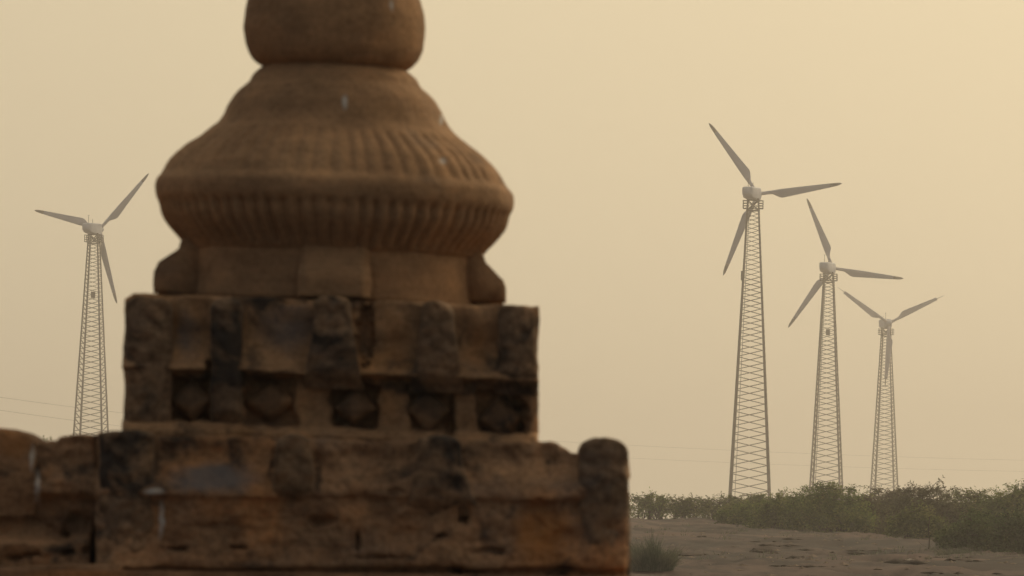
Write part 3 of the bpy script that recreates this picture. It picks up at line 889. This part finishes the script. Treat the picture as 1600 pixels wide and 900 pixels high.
for s in supports:
    a, b_ = P(*s[0], s[2]), P(*s[1], s[2])
    gz = float(ground_z(a.x, a.y))
    V, Fc = loft([[(a.x + rr * math.cos(q * math.pi / 4), a.y + rr * math.sin(q * math.pi / 4), z) for q in range(8)] for (z, rr) in ((gz - .8, .26), (a.z + .6, .14))])
    po = mesh_obj('pole', V, Fc, wire_mat, pline); po.matrix_parent_inverse = inv.copy()
    bm = bars_bm([((a.x - 1, a.y, a.z - .15), (a.x + 1, a.y, a.z - .15)), ((b_.x - 1, b_.y, b_.z - .15), (b_.x + 1, b_.y, b_.z - .15))], .14)
    ca = bm_obj('crossarm', bm, wire_mat, po)
    ca.matrix_parent_inverse = Matrix.Identity(4)

# ------------------------------------------------------------------ bushes
def bush(name, px, base_y, d, width_px, top_y, label, seed, leaves=9000, airy=0.0, mat=leaf_mat, cat='bush', wisps=14, trunk_h=0.0, depth_f=0.8):
    rng = np.random.default_rng(seed)
    s = d / F
    bx = P(px, base_y, d).x
    gz = float(ground_z(bx, d))
    Hh = P(px, top_y - (9 if airy < 0.5 else 3) * (0 if trunk_h else 1), d).z - gz
    Rw = width_px * s / 2
    # branches as polylines: (points, radius)
    polys, twigs = [], []
    nb = 34
    for k in range(nb):
        az = rng.uniform(0, 2 * math.pi)
        reach = Rw * rng.uniform(0.35, 1.0)
        hh = Hh * (rng.uniform(0.42, 0.80) if airy < 0.5 else rng.uniform(0.5, 0.95)) * (1 - 0.42 * (reach / Rw) ** 3)
        droop = rng.uniform(0.0, 0.25) * hh
        n_ = 7
        t = np.linspace(0, 1, n_)
        pr = reach * t ** 1.15
        z = trunk_h + (hh - trunk_h) * (1 - (1 - t) ** 1.7) - droop * t ** 3
        wob_ = rng.normal(0, 0.05 * Hh, (n_, 3)) * t[:, None]
        off = np.array([rng.uniform(-.55, .55) * Rw, rng.uniform(-.4, .4) * Rw, 0]) * (0 if trunk_h else 1) * (1 - 0.6 * t)[:, None]
        pts = np.stack([np.cos(az) * pr, np.sin(az) * pr * depth_f, z], 1) + wob_ + off
        polys.append((pts, 0.035))
        for q in range(9):
            f = rng.uniform(0.3, 1.0)
            i0 = min(n_ - 2, int(f * (n_ - 1)))
            st_ = pts[i0] + (pts[i0 + 1] - pts[i0]) * (f * (n_ - 1) - i0)
            dv = np.array([math.cos(az), math.sin(az), 0.25]) * rng.uniform(0.2, 1) + rng.normal(0, 0.75, 3)
            dv[2] = dv[2] * 0.6 + 0.12
            dv /= np.linalg.norm(dv) + 1e-6
            Lg = rng.uniform(0.25, 0.6) * (0.5 + 0.28 * Hh)
            m_ = 4
            tt = np.linspace(0, 1, m_)[:, None]
            tp = st_ + dv * tt * Lg + np.array([0, 0, -0.16]) * tt ** 2 * Lg
            tp[:, 2] = np.clip(tp[:, 2], 0.03, Hh * 0.98)
            polys.append((tp, 0.013)); twigs.append(tp)
    for k in range(wisps * 3):         # thin arching shoots that stand out of the crown
        az = rng.uniform(0, 2 * math.pi); r0 = Rw * rng.uniform(0.0, 0.8)
        p0 = np.array([math.cos(az) * r0, math.sin(az) * r0 * depth_f, Hh * rng.uniform(0.5, 0.8) * (1 - 0.3 * (r0 / Rw) ** 3)])
        dv = np.array([rng.normal(0, 0.9), rng.normal(0, 0.5), rng.uniform(0.25, 1.0)]); dv /= np.linalg.norm(dv)
        Lg = rng.uniform(0.5, 1.3) * (0.3 + 0.2 * Hh)
        tt = np.linspace(0, 1, 6)[:, None]
        tp = p0 + dv * tt * Lg + np.array([0, 0, -0.45]) * tt ** 2 * Lg + rng.normal(0, 0.02, (6, 3))
        polys.append((tp, 0.02)); twigs.append(tp)
    root = tag(empty(name, (bx, d, gz)), label, cat)
    V, Fc = [], []
    for pts, r0 in polys:
        base = len(V)
        for j, p in enumerate(pts):
            r = r0 * (1 - 0.7 * j / (len(pts) - 1))
            for a in (0, 2.094, 4.189):
                V.append((p[0] + r * math.cos(a), p[1] + r * 0.3 * math.sin(a), p[2] + r * math.sin(a)))
        for j in range(len(pts) - 1):
            for k in range(3):
                Fc.append((base + j * 3 + k, base + j * 3 + (k + 1) % 3, base + j * 3 + 3 + (k + 1) % 3, base + j * 3 + 3 + k))
    mesh_obj('stems' if not trunk_h else 'limbs', V, Fc, twig_mat, root)
    # leaves along the twigs and through the crown
    T = np.stack([np.concatenate([tp[:1], tp, tp[-1:]])[:4] if len(tp) < 4 else tp[np.linspace(0, len(tp) - 1, 4).astype(int)] for tp in twigs])
    nl = int(leaves)
    ti = rng.integers(0, len(T), nl)
    f = rng.uniform(0, 2.999, nl); i0 = f.astype(int); fr = (f - i0)[:, None]
    c = T[ti, i0] * (1 - fr) + T[ti, i0 + 1] * fr + rng.normal(0, 0.055 + 0.012 * Hh, (nl, 3))
    ni = int(nl * (0.95 if airy < 0.5 else 0.22)) if not trunk_h else 0
    if ni:                         # leaf clumps through the crown
        nc = 70 if airy < 0.5 else 34
        az = rng.uniform(0, 2 * math.pi, nc); rr = np.sqrt(rng.uniform(0, 1, nc))
        env = Hh * 0.66 * (1 - 0.55 * rr ** 2.2)
        zc = env * rng.uniform(0.04, 1, nc) ** 0.7
        cc = np.stack([np.cos(az) * rr * Rw, np.sin(az) * rr * Rw * depth_f, zc], 1)
        rad = rng.uniform(0.10, 0.24, nc) * (0.45 + 0.30 * Hh)
        wi = rng.integers(0, nc, ni)
        c2 = cc[wi] + rng.normal(0, 1, (ni, 3)) * rad[wi][:, None] * np.array([1.15, 1.0, 0.72])
        c2 = c2[c2[:, 2] < Hh * 0.9]
        c = np.concatenate([c, c2])
    c[:, 2] = np.maximum(c[:, 2], 0.02)
    n_ = len(c)
    a = rng.normal(0, 1, (n_, 3)); a[:, 2] *= 0.6; a /= np.linalg.norm(a, axis=1)[:, None]
    b_ = rng.normal(0, 1, (n_, 3)); b_ -= a * (a * b_).sum(1)[:, None]; b_ /= np.linalg.norm(b_, axis=1)[:, None]
    Ln = rng.uniform(0.05, 0.13, n_)[:, None]; Wd = rng.uniform(0.014, 0.034, n_)[:, None]
    Wd[nl:] *= 1.5
    v = np.stack([c - a * Ln, c + b_ * Wd, c + a * Ln, c - b_ * Wd], 1).reshape(-1, 3)
    fc = np.arange(n_ * 4).reshape(-1, 4)
    me = np_mesh('foliage', v, fc); me.materials.append(mat)
    link(bpy.data.objects.new('foliage', me), root)
    if trunk_h:
        V, Fc = loft([[(rr * math.cos(q * math.pi / 4), rr * math.sin(q * math.pi / 4), z) for q in range(8)] for (z, rr) in ((-.2, .16), (trunk_h * .5, .12), (trunk_h * 1.15, .08))])
        mesh_obj('trunk', V, Fc, twig_mat, root)
    return root

BUSHES = [
    ('thorn_bush', 955, 813, 402, 80, 768, 'airy thorn bush half hidden behind the right edge of the stone', 1, 3000, 0.6, leaf_mat, 16),
    ('thorn_bush', 1016, 813, 400, 76, 769, 'airy thorn bush first in view right of the stone, seen against the sky', 2, 3000, 0.6, leaf_green_mat, 16),
    ('thorn_bush', 1072, 813, 398, 76, 773, 'see-through thorn bush between the stone and the tallest turbine tower', 3, 3000, 0.6, leaf_mat, 14),
    ('thorn_bush', 1124, 814, 396, 74, 772, 'small sparse thorn bush just left of the tallest turbine tower', 4, 2800, 0.6, leaf_mat, 14),
    ('thorn_bush', 1180, 814, 392, 90, 769, 'thorn bush at the foot of the tallest turbine tower', 5, 6500, 0.6, leaf_mat, 16),
    ('thorn_bush', 1166, 822, 355, 90, 790, 'low rounded bush in front of the tallest turbine tower', 6, 7000, 0.0, leaf_green_mat, 10),
    ('thorn_bush', 1232, 827, 340, 110, 768, 'green bush sloping up to the right of the tallest turbine tower', 7, 9000, 0.0, leaf_green_mat, 18),
    ('thorn_bush', 1298, 829, 336, 130, 752, 'tallest dense bush mound at the foot of the middle turbine', 8, 13000, 0.0, leaf_green_mat, 24),
    ('thorn_bush', 1352, 829, 338, 100, 774, 'brownish bush filling the dip between the two right turbine towers', 9, 9000, 0.0, leaf_brown_mat, 22),
    ('thorn_bush', 1392, 826, 372, 110, 757, 'feathery open bush in front of the rightmost turbine tower', 10, 6500, 0.6, leaf_brown_mat, 24),
    ('thorn_bush', 1442, 832, 330, 120, 756, 'twiggy bush just right of the rightmost turbine tower', 11, 10000, 0.0, leaf_brown_mat, 26),
    ('thorn_bush', 1512, 832, 332, 120, 760, 'bush with horizontal twigs above the dark near bushes', 12, 10000, 0.0, leaf_mat, 26),
    ('thorn_bush', 1588, 832, 330, 130, 757, 'spreading twiggy bush in the background at the right edge', 13, 10000, 0.0, leaf_green_mat, 28),
    ('thorn_bush', 1434, 846, 292, 80, 792, 'small bush on the sand behind the bare stalk', 14, 7000, 0.0, leaf_mat, 12),
    ('thorn_bush', 1532, 868, 252, 120, 802, 'dark green near bush standing on the sand, left of its pair', 15, 13000, 0.0, leaf_dark_mat, 14),
    ('thorn_bush', 1612, 868, 250, 130, 790, 'dark green near bush cut by the right edge of the picture', 16, 13000, 0.0, leaf_dark_mat, 14),
]
for bdef in BUSHES:
    (nm, px, by, d, wpx, ty, lab, sd, lv, ai, mt, wi) = bdef
    bush(nm, px, by, d, wpx, ty, lab, sd, lv, ai, mt, wisps=wi)['group'] = 'thorn bushes along the rise'
bush('thorn_tree', 92, 838, 330, 190, 671, 'thorn tree whose topmost twigs peep over the left parapet', 31, 7000, 0.6, leaf_mat, cat='tree', wisps=22, trunk_h=1.6)

# dry grass clump
def grass_clump(px, base_y, d, wpx, hpx, label, seed, nblades=1500):
    rng = np.random.default_rng(seed)
    s = d / F
    bx = P(px, base_y, d).x; gz = float(ground_z(bx, d)) - 0.03
    V, Fc = [], []
    for k in range(nblades):
        a = rng.uniform(0, 2 * math.pi); rr = math.sqrt(rng.uniform(0, 1)) * wpx * s * 0.36
        x, y = math.cos(a) * rr, math.sin(a) * rr
        h = hpx * s * rng.uniform(0.3, 1.0) * (1 - 0.35 * (rr / (wpx * s * .36)) ** 2) * (0.72 + 0.7 * float(vnoise(np.array(x * 4.0), np.array(y * 4.0), seed) + 0.3))
        lx, ly = x * 0.45 + rng.normal(0, .12), y * 0.45 + rng.normal(0, .12)
        w = rng.uniform(.006, .014); b0 = len(V)
        for j in range(4):
            t = j / 3
            cx, cy, cz = x + lx * t * t, y + ly * t * t, h * t * (1 - .12 * t)
            ww = w * (1 - .85 * t)
            V += [(cx - ww, cy, cz), (cx + ww, cy, cz)]
        for j in range(3):
            Fc.append((b0 + j * 2, b0 + j * 2 + 1, b0 + j * 2 + 3, b0 + j * 2 + 2))
    o = mesh_obj('grass_clump', V, Fc, grass_mat)
    o.location = (bx, d, gz)
    return tag(o, label, 'grass clump')
grass_clump(1018, 912, 166, 92, 68, 'grey green grass clump beside the lower right corner of the stone', 3, 2200)
grass_clump(1490, 872, 244, 70, 20, 'low dry grass patch between the bare stalk and the near bushes', 4, 500)

# bare stalk
def stalk(px, base_y, d, top_y, label):
    bx = P(px, base_y, d).x; gz = float(ground_z(bx, d)) - .05
    h = P(px, top_y, d).z - gz
    root = tag(empty('bare_stalk', (bx, d, gz)), label, 'stalk')
    def tube(name, pts, r0, r1):
        V, Fc = loft([[(p[0] + (r0 + (r1 - r0) * i / (len(pts) - 1)) * math.cos(q * math.pi / 3), p[1] + (r0 + (r1 - r0) * i / (len(pts) - 1)) * math.sin(q * math.pi / 3), p[2]) for q in range(6)] for i, p in enumerate(pts)])
        mesh_obj(name, V, Fc, twig_mat, root)
    tube('stem', [(0, 0, 0), (.03, 0, h * .35), (-.02, 0, h * .7), (.04, 0, h)], .028, .012)
    tube('side_shoot', [(.03, 0, h * .35), (.12, 0, h * .5), (.2, .05, h * .58)], .014, .006)
    tube('side_shoot', [(0, 0, h * .12), (-.25, 0, h * .2), (-.5, .05, h * .38)], .014, .006)
    tube('side_shoot', [(-.02, 0, h * .7), (-.1, 0, h * .82), (-.14, .05, h * .95)], .012, .005)
stalk(1451, 862, 258, 806, 'thin bare stalk standing on the sand left of the near bushes')

# stones and clods
def lump(name, px, base_y, d, wpx, hpx, mat, label, cat, seed, flat=0.9):
    rng = random.Random(seed)
    s = d / F
    bx = P(px, base_y, d).x; gz = float(ground_z(bx, d))
    bm = bmesh.new()
    bmesh.ops.create_icosphere(bm, subdivisions=3, radius=1)
    for v in bm.verts:
        k = 1 + 0.6 * mnoise.noise(v.co * 1.6 + Vector((seed, 0, 0))) + 0.35 * mnoise.noise(v.co * 4 + Vector((0, seed, 0)))
        v.co = Vector((v.co.x * k * wpx * s / 2, v.co.y * k * wpx * s / 2 * flat, max(-.25, v.co.z * k) * hpx * s))
    o = bm_obj(name, bm, mat, None, False)
    o.location = (bx, d, gz - 0.01)
    return tag(o, label, cat)
lump('pale_rock', 1420, 884, 206, 26, 6, stone_pale_mat, 'larger pale flat rock on the sand near the bottom right', 'rock', 3)
lump('pale_rock', 1401, 891, 196, 14, 5, stone_pale_mat, 'smaller pale rock just left of the larger pale flat rock', 'rock', 4)
lump('earth_clod', 1190, 866, 254, 44, 9, clod_mat, 'dark clod of earth on the sand, left of two below the tallest tower', 'clod', 5)
lump('earth_clod', 1243, 872, 240, 36, 8, clod_mat, 'dark clod of earth on the sand, right of two below the tallest tower', 'clod', 6)
lump('earth_clod', 1085, 872, 240, 60, 5, clod_mat, 'flat dark clod of earth right of the grass clump', 'clod', 7)
lump('earth_clod', 1500, 886, 202, 64, 5, clod_mat, 'long dark clod of earth in front of the near right bushes', 'clod', 8)
lump('earth_clod', 1395, 862, 262, 50, 5, clod_mat, 'low dark clod of earth left of the bare stalk', 'clod', 9)

# scattered pebbles: one uncountable mass
rng = np.random.default_rng(12)
V, Fc = [], []
n_p = 3200
pxs = rng.uniform(2.0, 30.0, n_p); pys = rng.uniform(165, 390, n_p)
pz = ground_z(pxs, pys)
oct_ = np.array([(1, 0, 0), (0, 1, 0), (-1, 0, 0), (0, -1, 0), (0, 0, 1), (0, 0, -.5)], float)
ofc = [(0, 1, 4), (1, 2, 4), (2, 3, 4), (3, 0, 4), (1, 0, 5), (2, 1, 5), (3, 2, 5), (0, 3, 5)]
for k in range(n_p):
    r = 0.025 + 0.17 * rng.uniform(0, 1) ** 6
    pts = oct_ * np.array([r * rng.uniform(.8, 1.6), r, r * rng.uniform(.3, .6)]) * rng.uniform(.75, 1.25, (6, 1)) + np.array([pxs[k], pys[k], pz[k]])
    b0 = len(V)
    V += [tuple(q) for q in pts]
    Fc += [(a + b0, b_ + b0, c + b0) for (a, b_, c) in ofc]
V2, Fc2 = [], []
for k in range(420):               # dry tufts, thickest along the feet of the bushes
    gx_ = rng.uniform(2.0, 27.0)
    gy_ = rng.choice([rng.uniform(300, 345), rng.uniform(225, 262), rng.uniform(370, 398), rng.uniform(175, 330)])
    gz_ = float(ground_z(gx_, gy_)) - 0.02
    sc = rng.uniform(0.10, 0.34)
    for q in range(12):
        a = rng.uniform(0, 6.283); ln_ = sc * rng.uniform(.5, 1.1)
        bx_, by_ = gx_ + rng.normal(0, sc * .5), gy_ + rng.normal(0, sc * .5)
        b0 = len(V2); w_ = rng.uniform(.006, .014)
        V2 += [(bx_ - w_, by_, gz_), (bx_ + w_, by_, gz_), (bx_ + math.cos(a) * ln_ * .5, by_ + math.sin(a) * ln_ * .5, gz_ + ln_)]
        Fc2.append((b0, b0 + 1, b0 + 2))
dg = mesh_obj('dry_grass', V2, Fc2, grass_mat, None, False)
dg['kind'] = 'stuff'; dg['label'] = 'sparse dry grass tufts between the bushes'; dg['category'] = 'grass'
V3, Fc3 = [], []
for k in range(110):               # crumbled dark earth
    cx_, cy_ = rng.uniform(2.0, 26.0), rng.uniform(170, 320)
    zz_ = float(ground_z(cx_, cy_))
    for q in range(rng.integers(3, 12)):
        r = 0.04 + .2 * rng.uniform(0, 1) ** 2
        pts = oct_ * np.array([r * rng.uniform(1.0, 2.2), r * 1.5, r * rng.uniform(.18, .5)]) * rng.uniform(.6, 1.4, (6, 1)) + np.array([cx_ + rng.normal(0, .45), cy_ + rng.normal(0, 1.2), zz_])
        b0 = len(V3)
        V3 += [tuple(p_) for p_ in pts]
        Fc3 += [(a + b0, b_ + b0, c + b0) for (a, b_, c) in ofc]
ce = mesh_obj('crumbled_earth', V3, Fc3, clod_mat, None, True)
ce['kind'] = 'stuff'; ce['label'] = 'small crumbs of dark earth strewn over the ground'; ce['category'] = 'earth'
peb = mesh_obj('gravel', V, Fc, pebble_mat, None, False)
peb['kind'] = 'stuff'; peb['label'] = 'scattered pebbles lying on the dusty ground'; peb['category'] = 'gravel'

# ------------------------------------------------------------------ haze
hb = box_bm(-4020, 4020, -320, 4020, float(GZ.min()) - 1.2, 72.0)
hz_mat = bpy.data.materials.new('dust_haze'); hz_mat.use_nodes = True
hn, hl = hz_mat.node_tree.nodes, hz_mat.node_tree.links
hn.clear()
ho = hn.new('ShaderNodeOutputMaterial'); pv = hn.new('ShaderNodeVolumePrincipled')
pv.inputs['Color'].default_value = (0.94, 0.91, 0.89, 1)
pv.inputs['Density'].default_value = 0.00041
pv.inputs['Anisotropy'].default_value = 0.68
hl.new(pv.outputs[0], ho.inputs['Volume'])
haze = bm_obj('haze', hb, hz_mat)
haze['kind'] = 'stuff'; haze['label'] = 'thin dusty evening haze over the whole plain'; haze['category'] = 'haze'
